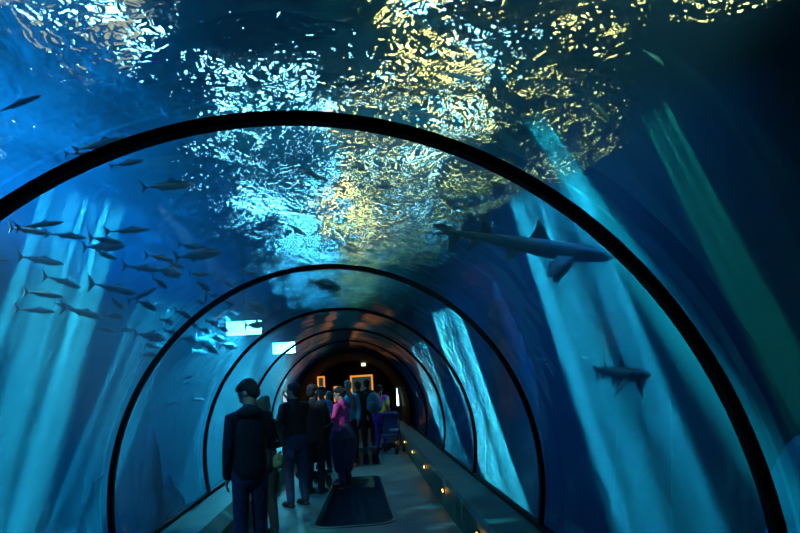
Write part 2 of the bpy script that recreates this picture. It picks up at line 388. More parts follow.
def bend_y(x, k): return k*(x**2)
def fish_body(prof, k=0, n=12):
    """prof: (x from nose 0 to tail -1, half height, half width, centre z)"""
    bm = bmesh.new(); rings = []
    for x, h, wd, cz in prof:
        rings.append([bm.verts.new((x, bend_y(x, k) + wd*math.cos(2*PI*i/n), cz + h*math.sin(2*PI*i/n))) for i in range(n)])
    for a, b in zip(rings, rings[1:]):
        for i in range(n): bm.faces.new((a[i], a[(i+1) % n], b[(i+1) % n], b[i]))
    bm.faces.new(rings[0]); bm.faces.new(rings[-1][::-1]); bmesh.ops.recalc_face_normals(bm, faces=bm.faces)
    me = bpy.data.meshes.new('body'); bm.to_mesh(me); bm.free(); me.shade_smooth(); return me
def fin_mesh(pts, th=.006, k=0, flat=None):
    """pts outline in the x-z plane, tapered to a thin edge; flat=(origin, rotation) places side fins"""
    c = sum((Vector(p) for p in pts), Vector((0, 0)))/len(pts)
    v, f = [], []; n = len(pts)
    for sgn in (1, -1):
        v += [Vector((p[0], 0, p[1])) for p in pts] if sgn == 1 else []
    v += [Vector((c.x, th, c.y)), Vector((c.x, -th, c.y))]
    # a mid ring of full thickness keeps the fin a solid blade
    mid = [(Vector(p)*.6 + c*.4) for p in pts]
    m1 = len(v); v += [Vector((p.x, th*.8, p.y)) for p in mid]; m2 = len(v); v += [Vector((p.x, -th*.8, p.y)) for p in mid]
    for i in range(n):
        j = (i+1) % n
        f += [(i, j, m1+j, m1+i), (j, i, m2+i, m2+j), (m1+i, m1+j, n), (m2+j, m2+i, n+1)]
    if flat is not None: v = [flat[1] @ p + Vector(flat[0]) for p in v]
    v = [Vector((p.x, p.y + bend_y(p.x, k), p.z)) for p in v]
    me = mesh('fin', v, f); return me
def fish_kind(girth, skin, k, deep=1.0):
    g = girth
    prof = [(0, .004, .003, 0), (-.04, .3*g, .25*g, 0), (-.12, .62*g, .5*g, 0), (-.25, .9*g, .68*g, 0), (-.4, g, .7*g, 0), (-.55, .86*g, .58*g, 0), (-.7, .55*g, .36*g, 0), (-.82, .25*g, .16*g, 0), (-.9, .13*g, .09*g, 0)]
    prof = [(x, h*deep, wd, z) for x, h, wd, z in prof]
    d = dict(body=fish_body(prof, k), m=M[skin])
    tail = [(-.88, .012), (-.93, .05), (-1.0, .1*max(1, deep*.9)), (-.965, .03), (-.955, 0), (-.965, -.03), (-1.0, -.1*max(1, deep*.9)), (-.93, -.05), (-.88, -.012)]
    d['tail_fin'] = fin_mesh(tail, .008, k)
    h = g*deep
    d['dorsal_fin'] = fin_mesh([(-.36, h*.96), (-.41, h*1.55), (-.47, h*1.25), (-.56, h*.8), (-.45, h*.8)], .006, k)
    d['anal_fin'] = fin_mesh([(-.58, -h*.75), (-.63, -h*1.2), (-.67, -h*.8), (-.72, -h*.45), (-.64, -h*.5)], .006, k)
    d['pectoral_fin'] = fin_mesh([(0, 0), (-.04, -.03), (-.1, -.045), (-.07, -.01)], .004, k, ((-.2, g*.6, -.2*g), Euler((R(-35), 0, R(-12))).to_matrix()))
    bm = bmesh.new()
    for sg in (1, -1): bmesh.ops.create_uvsphere(bm, u_segments=8, v_segments=6, radius=.13*g, matrix=Matrix.Translation((-.065, sg*.3*g + bend_y(-.065, k), .1*g)))
    me = bpy.data.meshes.new('eye'); bm.to_mesh(me); bm.free(); d['eye'] = me
    return d
KIND = {}
for nm, args in dict(slim=(.046, 'mackerel', 0), slimb=(.05, 'mackerel', .12), slimc=(.042, 'mackerel', -.12), dark=(.065, 'bluefish', .1), fat=(.078, 'mackerel', .04), olive=(.1, 'olive', .2, 1.25), pale=(.042, 'silver', .08), palefat=(.07, 'silver', .06)).items():
    KIND[nm] = fish_kind(*args)
def fish(tail, head, rad, kind, label, group=None, cat='fish', droll=0, rad_tail=None, small=False):
    a = out(*tail, rad_tail or rad); b = out(*head, rad)
    L = (b-a).length; x = (b-a).normalized()
    up = Vector((0, 0, 1)); y = up.cross(x).normalized(); z = x.cross(y)
    K = KIND[kind]
    root = bpy.data.objects.new('fish', None); C.objects.link(root); root.empty_display_size = .05
    mw = Matrix(((x.x, y.x, z.x, b.x), (x.y, y.y, z.y, b.y), (x.z, y.z, z.z, b.z), (0, 0, 0, 1))) @ Matrix.Rotation(droll, 4, 'X') @ Matrix.Scale(L, 4)
    root.matrix_world = mw
    root['label'] = label; root['category'] = cat
    if group: root['group'] = group
    for part in ('body', 'tail_fin', 'dorsal_fin', 'anal_fin', 'pectoral_fin', 'eye'):
        if small and part not in ('body', 'tail_fin', 'dorsal_fin'): continue
        me = K[part]
        if not me.materials: me.materials.append(K['m'] if part == 'body' else M['eye'] if part == 'eye' else M['fin'])
        o = bpy.data.objects.new(part, me); C.objects.link(o); o.parent = root
    return root
SCH = 'school of slim silver fish left of the tunnel'
big = [
 ((20,227),(64,222),'slimb','slim silver fish with dark back, highest in front of the pale light shaft'),
 ((8,227),(50,234),'slim','pale silver fish just under the near black rib at the left edge'),
 ((51,233),(87,238),'slimb','silver fish crossing the top left of the widest left light shaft'),
 ((88,237),(123,243),'slim','silver fish at the right rim of the widest left light shaft'),
 ((84,247),(125,246),'fat','stout silver fish, upper of two touching the right rim of the light shaft'),
 ((86,250),(117,259),'slimc','thin fish slanting down directly below the stout silver fish'),
 ((110,231),(150,229),'slimb','lone silver fish swimming in clear blue right of the pale light shaft'),
 ((16,256),(64,264),'slim','long grey-blue fish nose down at the left rim of the light shaft'),
 ((-4,258),(11,261),'slim','fish cut by the left edge of the photo'),
 ((48,275),(81,288),'pale','bright silver fish slanting down inside the left light shaft'),
 ((28,291),(63,297),'pale','bright arched silver fish with white tail in the left light shaft'),
 ((19,308),(55,312),'pale','bright silver fish with white tail, lowest at the left of the light shaft'),
 ((46,303),(74,308),'slimc','faint teal fish left in a pair following each other in the light shaft'),
 ((70,307),(102,318),'slimb','faint teal fish leading the pair at the right rim of the light shaft'),
 ((96,282),(137,294),'pale','long bright silver fish over dark blue right of the light shaft'),
 ((102,297),(126,309),'slimc','short fish with white tail spot slanting down over dark blue'),
 ((102,314),(126,318),'slim','faint blue fish, upper of three low in the dark blue gap'),
 ((95,327),(117,331),'slim','faint blue fish, lower left of three in the dark blue gap'),
 ((113,329),(133,330),'slimc','faint blue fish, lower right of three in the dark blue gap'),
 ((130,301),(157,288),'dark','dark fish heading steeply up above the second light shaft'),
 ((141,300),(156,310),'dark','small dark fish pointing down at the second light shaft top'),
 ((130,265),(160,271),'slimb','brown-backed fish, left of two following each other left of the second rib'),
 ((156,268),(182,275),'fat','brown-backed fish, right of two following each other left of the second rib'),
 ((157,277),(167,289),'dark','small dark fish diving below the brown-backed pair'),
 ((161,262),(186,268),'slimc','slate fish just above the brown-backed pair'),
 ((151,254),(174,261),'slimb','slate fish left of the large yellowish-bellied fish'),
 ((176,257),(221,252),'fat','large silver fish with yellowish belly beside the glints, left of centre'),
 ((177,244),(204,249),'slim','thin grey fish above the large yellowish-bellied fish'),
 ((188,273),(210,275),'slim','thin flat fish above the second black rib'),
 ((201,281),(210,292),'dark','dark fish diving towards the second rib'),
 ((224,282),(234,287),'slim','silver fish touching the outside of the second rib'),
 ((240,273),(258,273),'slim','thin pale fish just above the second rib near the glints'),
 ((142,187),(194,184),'fat','large grey fish swimming right below the near rib, left of centre'),
 ((253,301),(264,313),'dark','dark fish alone inside the second rib, upper left'),
 ((225,344),(236,348),'dark','dark fish against the glare of the left floodlight'),
 ((250,325),(264,325),'dark','thin dark fish across the bright white floodlight'),
]
for i, (t, h, k, lab) in enumerate(big):
    fish(t, h, 2.7 + .5*((i*7) % 5)/4, k, lab, SCH if i < 32 else None)
for (t, h, k, r, lab) in [
 ((73,150),(131,138),'fat',3.0,'large yellow-backed fish partly behind the near rib at upper left'),
 ((66,153),(104,153),'pale',3.3,'silver fish right under the large yellow-backed fish'),
 ((110,166),(144,160),'fat',3.2,'dusky fish hanging below the near rib at upper left'),
 ((-6,112),(42,95),'dark',3.0,'dark blue fish heading up at the left edge of the photo'),
 ((295,165),(326,181),'pale',3.3,'pale fish, left of two nose to tail beneath the near rib'),
 ((327,180),(347,189),'pale',3.3,'pale fish, right of two nose to tail beneath the near rib'),
 ((347,157),(367,172),'pale',3.3,'pale slim fish slanting down among the yellow glints under the rib'),
 ((374,192),(395,203),'pale',3.4,'pale slim fish in the yellow glints, lower right of centre'),
 ((436,70),(480,82),'palefat',3.2,'large pale fish above the near rib, upper of two right of centre'),
 ((398,108),(440,118),'palefat',3.0,'large pale fish above the near rib, lower of two right of centre'),
 ((404,223),(420,235),'slim',3.2,'thin fish at the left of the large shark tail'),
 ((287,224),(305,235),'slim',3.4,'thin fish in the white glints inside the near rib'),
 ((338,244),(359,254),'slim',3.4,'thin fish above the top of the second rib'),
 ((375,190),(392,180),'slimc',3.5,'thin fish rising among the glints right of centre'),
 ((316,279),(340,289),'dark',3.2,'dark fish below the top of the second rib'),
 ((647,47),(664,66),'olive',3.6,'green-yellow fish seen from below beside the yellow glints, topmost'),
 ((594,97),(609,122),'olive',3.5,'green-yellow fish, middle of three at the upper right'),
 ((580,130),(595,150),'olive',3.4,'green-yellow fish, lowest of three at the upper right'),
 ((783,146),(784,172),'dark',3.2,'blurred blue fish seen head-on at the far right, upper'),
 ((676,276),(677,294),'dark',3.4,'blurred blue fish seen head-on right of the near rib'),
 ((529,363),(546,360),'pale',3.4,'small bright fish, upper of two left of the broad right light shaft'),
 ((532,368),(549,365),'pale',3.4,'small bright fish, lower of two left of the broad right light shaft'),
 ((578,357),(589,358),'pale',3.6,'small bright fish inside the broad right light shaft'),
 ((184,379),(194,376),'pale',3.0,'tiny bright fish, upper of two between second and third rib'),
 ((184,385),(190,382),'pale',3.0,'tiny bright fish, lower of two between second and third rib'),
 ((195,399),(205,400),'pale',3.0,'tiny bright fish close to the third rib at the left'),
 ((168,405),(177,401),'pale',3.0,'tiny bright fish above the pale pointed rock'),
 ((94,483),(106,473),'pale',2.8,'tiny pale fish low in the dark water left of the second rib'),
]:
    fish(t, h, r, k, lab)
smalls = [((208,292),(205,304)),((197,299),(204,305)),((211,293),(221,299)),((180,310),(191,318)),((163,318),(175,325)),((224,315),(230,321)),((210,320),(218,326)),
 ((202,328),(211,333)),((208,336),(221,340)),((226,300),(234,305)),((141,333),(165,339)),((145,344),(163,347)),((143,355),(157,355)),((184,338),(199,341)),
 ((201,336),(214,343)),((207,344),(217,352)),((213,337),(224,339)),((232,309),(240,314)),((190,322),(197,327)),((168,330),(178,334)),((196,350),(206,353)),((220,327),(228,331))]
for i, (t, h) in enumerate(smalls):
    fish(t, h, 2.9+.4*(i % 3), 'dark', 'small dark fish in the far school around the second rib, left side', 'small dark fish of the far left school', small=True)

# ------------------------------------------------------------------ sharks (sand tiger: two like-sized dorsal fins)
def shark_kind(k, name):
    prof = [(0, .004, .004, .0), (-.02, .016, .02, 0), (-.06, .03, .037, -.002), (-.12, .043, .048, -.004), (-.2, .052, .054, -.006), (-.3, .056, .055, -.007), (-.4, .054, .052, -.006),
            (-.5, .046, .043, -.003), (-.6, .036, .031, 0), (-.7, .025, .02, .003), (-.79, .018, .013, .005), (-.86, .014, .008, .008), (-.93, .009, .005, .016), (-.99, .003, .002, .024)]
    prof = [(x, h*.86, w_*.86, z) for x, h, w_, z in prof]
    d = dict(body=fish_body(prof, k, 20))
    d['tail_fin'] = fin_mesh([(-.80, .014), (-.88, .028), (-.95, .042), (-1.0, .04), (-.985, .012), (-.93, -.006), (-.885, -.016), (-.872, -.088), (-.845, -.068), (-.815, -.012)], .005, k)
    d['dorsal_fin'] = fin_mesh([(-.34, .04), (-.38, .09), (-.418, .135), (-.43, .13), (-.428, .085), (-.452, .04), (-.4, .025)], .006, k)
    d['second_dorsal_fin'] = fin_mesh([(-.64, .02), (-.68, .07), (-.712, .108), (-.724, .102), (-.718, .055), (-.745, .016), (-.7, .01)], .005, k)
    d['anal_fin'] = fin_mesh([(-.69, -.014), (-.73, -.05), (-.757, -.085), (-.768, -.078), (-.76, -.04), (-.785, -.008), (-.74, -.004)], .005, k)
    d['pelvic_fin'] = fin_mesh([(-.47, -.03), (-.51, -.075), (-.54, -.105), (-.555, -.095), (-.55, -.055), (-.575, -.022), (-.52, -.01)], .005, k)
    for nm, sg in (('pectoral_fin', 1), ('pectoral_fin_far', -1)):
        d[nm] = fin_mesh([(0, 0), (-.04, -.085), (-.085, -.15), (-.105, -.145), (-.098, -.07), (-.09, -.02), (-.085, 0)], .007, k, ((-.2, sg*.035, -.03), Euler((R(sg*28), 0, 0)).to_matrix()))
    bm = bmesh.new()
    for sg in (1, -1): bmesh.ops.create_uvsphere(bm, u_segments=8, v_segments=6, radius=.006, matrix=Matrix.Translation((-.055, sg*.034 + bend_y(-.055, k), .006)))
    me = bpy.data.meshes.new('eye'); bm.to_mesh(me); bm.free(); d['eye'] = me
    me = mesh('gill_slits', [], []); bm = bmesh.new()
    for sg in (1, -1):
        for q in range(5): box(bm, (-.135-.011*q, sg*(.0465+.0012*q) + bend_y(-.15, k), -.004), (.003, .006, .034-.002*q))
    bm.to_mesh(me); bm.free(); d['gill_slits'] = me
    return d
def shark(tail, head, d0, d1, k, label, roll=0, L=None):
    a = at(*tail, d0); b = at(*head, d1); x = (b-a).normalized()
    L = L or (b-a).length
    y = Vector((0, 0, 1)).cross(x).normalized(); z = x.cross(y)
    root = bpy.data.objects.new('shark', None); C.objects.link(root)
    root.matrix_world = Matrix(((x.x, y.x, z.x, b.x), (x.y, y.y, z.y, b.y), (x.z, y.z, z.z, b.z), (0, 0, 0, 1))) @ Matrix.Rotation(roll, 4, 'X') @ Matrix.Scale(L, 4)
    root['label'] = label; root['category'] = 'shark'
    for part, me in shark_kind(k, label).items():
        me.materials.append(M['shark'] if part not in ('eye', 'gill_slits') else M['eye'])
        o = bpy.data.objects.new('pectoral_fin' if part.startswith('pect') else part, me); C.objects.link(o); o.parent = root
shark((430, 229), (618, 258), 8.6, 7.6, .03, 'large spotted grey shark swimming right with its head behind the near black rib', roll=0)
shark((580, 370), (652, 375), 7.9, 6.3, .1, 'smaller dark shark in front of the broad right light shaft', roll=-.1)

# ------------------------------------------------------------------ rocks, kelp lines
def boulder(name, c, s, seed, m, rz=0, sub=4, amp=.35, **props):
    bm = bmesh.new(); bmesh.ops.create_icosphere(bm, subdivisions=sub, radius=1)
    off = Vector((seed*3.1, seed*1.7, seed))
    for v in bm.verts:
        n = mnoise.noise(v.co*1.1+off)*amp*1.6 + abs(mnoise.noise(v.co*3+off))*amp*.5 + mnoise.noise(v.co*7+off)*amp*.12
        v.co *= 1+n
        v.co = Vector((v.co.x*s[0], v.co.y*s[1], v.co.z*s[2]))
    bmesh.ops.rotate(bm, verts=bm.verts, cent=(0,0,0), matrix=Matrix.Rotation(rz, 3, 'Z'))
    bmesh.ops.translate(bm, verts=bm.verts, vec=c)
    return bm_obj(name, bm, m, None, True, **props)
rocks = [
 ((2.75, 21.3, .2), (.75, 1.7, 3.4), 11, 'black rock tower beyond the last clear panel, right side'),
 ((4.6, 23.5, .2), (1.6, 1.7, 3.8), 12, 'broad dark rock behind the last light shaft at the right'),
 ((2.4, 10.6, .2), (.4, .6, 2.9), 1, 'tall pale blue rock with a jagged right edge behind the second rib'),
 ((2.95, 17.2, -.6), (.75, 1.3, 2.9), 2, 'dark rock close outside the glass at the right end of the tunnel'),
 ((3.6, 19.8, .3), (1.2, 1.6, 3.2), 3, 'dark craggy rock rising outside the far end of the tunnel, right side'),
 ((-2.78, 9.2, -1.1), (.3, .4, 1.9), 5, 'pointed slab of rock standing low outside the left glass'),
 ((-4.2, 20.5, -.4), (1.2, 1.8, 2.9), 6, 'dark rock behind the heads at the left end of the tunnel'),
 ((5.2, 6.2, -1.2), (1.5, 1.6, 2.1), 8, 'barely lit rock ledge at the right edge of the photo'),
]
for c, s_, sd, lab in rocks:
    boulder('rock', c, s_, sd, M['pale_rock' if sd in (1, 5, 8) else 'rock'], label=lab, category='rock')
def strand(p0, p1, seed, label):
    cu = bpy.data.curves.new('kelp_strand', 'CURVE'); cu.dimensions = '3D'; sp = cu.splines.new('NURBS'); n = 14; sp.points.add(n-1)
    for i in range(n):
        t = i/(n-1); p = Vector(p0).lerp(Vector(p1), t) + Vector((mnoise.noise(Vector((seed, t*5, 0))), mnoise.noise(Vector((0, seed, t*5))), 0))*.08
        sp.points[i].co = (*p, 1)
    cu.bevel_depth = .008; cu.bevel_resolution = 2
    o = bpy.data.objects.new('kelp_strand', cu); C.objects.link(o); cu.materials.append(M['kelp'])
    dg = bpy.context.evaluated_depsgraph_get(); me = bpy.data.meshes.new_from_object(o.evaluated_get(dg)); bpy.data.objects.remove(o)
    o = link('kelp_strand', me, None, label=label, category='kelp')
M['kelp'] = mat('kelp', (.3, .42, .4), .6)
strand(at(672, 330, 8), at(672, 900, 8), 1, 'thin pale strand hanging beside the near rib at the right')
strand(at(616, 392, 8.6), at(606, 900, 8.6), 5, 'thin pale strand under the smaller shark')

# ------------------------------------------------------------------ floodlights
M['flood'] = glow('floodlight_lens', (.6, .95, 1), 40)
for p, (sx, sz), lab in zip(FLOODS, ((.42, .17), (.32, .16)), ('nearer white underwater floodlight left of the tunnel', 'farther white underwater floodlight left of the tunnel')):
    r = bpy.data.objects.new('floodlight', None); C.objects.link(r); r.location = p; r['label'] = lab; r['category'] = 'floodlight'
    boxo('housing', (0, .08, 0), (sx*2.2, .14, sz*2.4), M['rib'], r, bev=.02)
    boxo('lens', (0, -.01, 0), (sx*2, .03, sz*2), M['flood'], r, bev=.01)
    boxo('hanger', (0, .1, (WSURF-p.z)/2+sz), (.04, .04, WSURF-p.z), M['rib'], r)

# ------------------------------------------------------------------ step lights in the ledges
M['warm'] = glow('warm_lens', (1, .5, .1), 8)
def step_light(x, y, z, sg, label):
    r = bpy.data.objects.new('step_light', None); C.objects.link(r); r.location = (x, y, z); r['label'] = label; r['category'] = 'lamp'; r['group'] = 'step lights in the %s ledge' % ('right' if sg < 0 else 'left')
    boxo('housing', (sg*.008, 0, 0), (.02, .12, .07), M['rib'], r, bev=.004)
    boxo('lens', (sg*.02, 0, 0), (.012, .07, .035), M['warm'], r, bev=.003)
    l = bpy.data.lights.new('step_glow', 'POINT'); l.energy = .3; l.color = (1, .55, .15); l.shadow_soft_size = .02
    o = bpy.data.objects.new('step_glow', l); C.objects.link(o); o.parent = r; o.location = (sg*.05, 0, 0)
for y, w_ in ((6.25, 'nearest'), (8.8, 'second nearest'), (11.3, 'third nearest'), (13.8, 'fourth nearest'), (16.2, 'farthest')):
    step_light(XR, y, .24, -1, 'small warm step light low in the right ledge, %s of five' % w_)
for y, w_ in ((9.6, 'beside the man in black and jeans'), (14.6, 'beyond the woman in the pink top')):
    step_light(XL, y, .24, 1, 'small warm step light low in the left ledge '+w_)

# ------------------------------------------------------------------ hall beyond: frames, lamp, doorway
M['orange'] = glow('orange_light_strip', (1, .33, .05), 1.0)
M['dim'] = glow('dim_display', (.05, .1, .1), .4)
def frame(x0, x1, z0, z1, y, wdt, label, bottom=True):
    r = bpy.data.objects.new('lit_frame', None); C.objects.link(r); r.location = ((x0+x1)/2, y, z0); r['label'] = label; r['category'] = 'frame'
    W, H = x1-x0, z1-z0
    for nm, c, s_ in (('top_strip', (0, 0, H), (W+wdt, .05, wdt)), ('side_strip', (-W/2, 0, H/2), (wdt, .05, H)), ('side_strip', (W/2, 0, H/2), (wdt, .05, H))):
        boxo(nm, c, s_, M['orange'], r)
    boxo('panel', (0, .03, H/2), (W, .03, H), M['dim'], r)
def wx(px, y): return at(px, 380, y).x
frame(wx(351, 25.9), wx(372, 25.9), .3, at(360, 376, 25.9).z, 25.93, .07, 'large orange-lit frame around a dark doorway at the tunnel end')
frame(wx(334, 25.9), wx(340, 25.9), .9, at(337, 387, 25.9).z, 25.93, .06, 'small orange-lit frame left of the large one, behind the woman in pink')
frame(wx(318, 24), wx(324, 24), .9, at(322, 377, 24).z, 24, .06, 'narrow orange-lit frame at the left end of the dark hall')
M['pale'] = glow('pale_lamp', (.8, .85, .5), 2)
o = boxo('hall_sign_lamp', at(363.5, 364.5, 25.9), (.17, .1, .12), M['pale'], bev=.01, label='small pale square lamp above the large orange frame', category='lamp')
M['white'] = glow('daylit_gap', (.55, 1, .95), 5)
bm = bmesh.new(); p = at(396.5, 397, 23)
vs = [(0, -.3), (.07, -.3), (.065, .0), (.035, .3), (.022, .3), (.005, 0)]
loft(bm, [(-.03, vs), (.03, vs)]); bmesh.ops.translate(bm, verts=bm.verts, vec=p)
bm_obj('daylit_opening', bm, M['white'], label='tall narrow white gap of light at the right of the dark hall', category='opening')

# ------------------------------------------------------------------ people
def tube(bm, pts, rad, side=(1, 0, 0), n=12):
    """swept limb with rounded ends; rad: radius or (across, deep) at each point"""
    pts = [Vector(p) for p in pts]; rad = [(r, r) if not isinstance(r, tuple) else r for r in rad]
    rings = []
    def ring(c, t, rx, ry):
        t = t.normalized(); s_ = Vector(side); s_ = (s_ - t*s_.dot(t)).normalized(); u = t.cross(s_)
        return [bm.verts.new(c + s_*rx*math.cos(2*PI*i/n) + u*ry*math.sin(2*PI*i/n)) for i in range(n)]
    N = len(pts)
    tan = [(pts[min(i+1, N-1)]-pts[max(i-1, 0)]).normalized() for i in range(N)]
    for q in (.98, .8, .5): rings.append(ring(pts[0]-tan[0]*min(rad[0])*q, tan[0], rad[0][0]*math.sqrt(1-q*q), rad[0][1]*math.sqrt(1-q*q)))
    for i in range(N): rings.append(ring(pts[i], tan[i], *rad[i]))
    for q in (.5, .8, .98): rings.append(ring(pts[-1]+tan[-1]*min(rad[-1])*q, tan[-1], rad[-1][0]*math.sqrt(1-q*q), rad[-1][1]*math.sqrt(1-q*q)))
    for a, b in zip(rings, rings[1:]):
        for i in range(n): bm.faces.new((a[i], a[(i+1) % n], b[(i+1) % n], b[i]))
    bm.faces.new(rings[0][::-1]); bm.faces.new(rings[-1])
def ell(bm, c, r, rot=None, sub=3):
    mx = Matrix.Translation(c) @ (rot.to_4x4() if rot is not None else Matrix.Identity(4)) @ Matrix.Diagonal((*r, 1))
    bmesh.ops.create_icosphere(bm, subdivisions=sub, radius=1, matrix=mx)
def fuse(name, bm, m, parent, vox, sm=4):
    me = bpy.data.meshes.new(name); bmesh.ops.recalc_face_normals(bm, faces=bm.faces); bm.to_mesh(me); bm.free()
    o = bpy.data.objects.new(name, me); C.objects.link(o)
    r = o.modifiers.new('r', 'REMESH'); r.mode = 'VOXEL'; r.voxel_size = vox
    k = o.modifiers.new('s', 'SMOOTH'); k.iterations = sm; k.factor = .5
    dg = bpy.context.evaluated_depsgraph_get(); me2 = bpy.data.meshes.new_from_object(o.evaluated_get(dg))
    o.modifiers.clear(); o.data = me2; me2.materials.clear(); me2.materials.append(m); me2.shade_smooth(); o.parent = parent
    return o
M['skin'] = mat('skin', (.45, .27, .19), .55, var=.08, scale=12)
def cloth(name, col, rough=.85, sc_=22): return mat(name, col, rough, var=.25, scale=sc_, bump=.35)
M['hair_dark'] = mat('dark_hair', (.012, .009, .008), .55, var=.4, scale=30, bump=.8, stretch=(6, 6, 1))
M['hair_blond'] = mat('blond_hair', (.16, .11, .06), .55, var=.35, scale=30, bump=.8, stretch=(6, 6, 1))
M['hair_grey'] = mat('grey_hair', (.45, .45, .43), .55, var=.3, scale=30, bump=.8)
M['jeans'] = cloth('blue_jeans', (.022, .035, .09)); M['navy'] = cloth('navy_jacket', (.007, .009, .02)); M['blackc'] = cloth('black_cloth', (.008, .008, .010))
M['pink'] = cloth('pink_cotton', (.95, .06, .3)); M['denim_dark'] = cloth('dark_denim', (.018, .028, .08)); M['ltblue'] = cloth('light_blue_shirt', (.16, .36, .48))
M['purple'] = cloth('purple_cloth', (.12, .03, .42)); M['shoe'] = mat('dark_shoe', (.015, .014, .014), .6); M['sole'] = mat('pale_sole', (.35, .36, .35), .7)
M['screen'] = glow('phone_screen', (.6, .85, 1), .8)
def rainbow():
    m = mat('rainbow_print_cotton', (.8, .1, .4), .8); nt = m.node_tree; b = nt.nodes['Principled BSDF']
    tc = nt.nodes.new('ShaderNodeTexCoord'); mp = nt.nodes.new('ShaderNodeMapping'); mp.inputs['Rotation'].default_value = (0, .9, 0); sp = nt.nodes.new('ShaderNodeSeparateXYZ'); ml = nt.nodes.new('ShaderNodeMath')
    ml.operation = 'MULTIPLY'; ml.inputs[1].default_value = 2.6; fr = nt.nodes.new('ShaderNodeMath'); fr.operation = 'FRACT'; r = nt.nodes.new('ShaderNodeValToRGB')
    for i, (p, c) in enumerate(((0, (.75, .05, .5)), (.3, (.9, .15, .25)), (.45, (.95, .65, .05)), (.6, (.2, .8, .1)), (.8, (.25, .1, .7)), (1, (.8, .05, .5)))):
        e = r.color_ramp.elements[i] if i < 2 else r.color_ramp.elements.new(p)
        e.position = p; e.color = (*c, 1)
    nt.links.new(tc.outputs['Object'], mp.inputs[0]); nt.links.new(mp.outputs[0], sp.inputs[0]); nt.links.new(sp.outputs['Z'], ml.inputs[0]); nt.links.new(ml.outputs[0], fr.inputs[0]); nt.links.new(fr.outputs[0], r.inputs[0]); nt.links.new(r.outputs[0], b.inputs['Base Color'])
    return m
M['rainbow'] = rainbow()

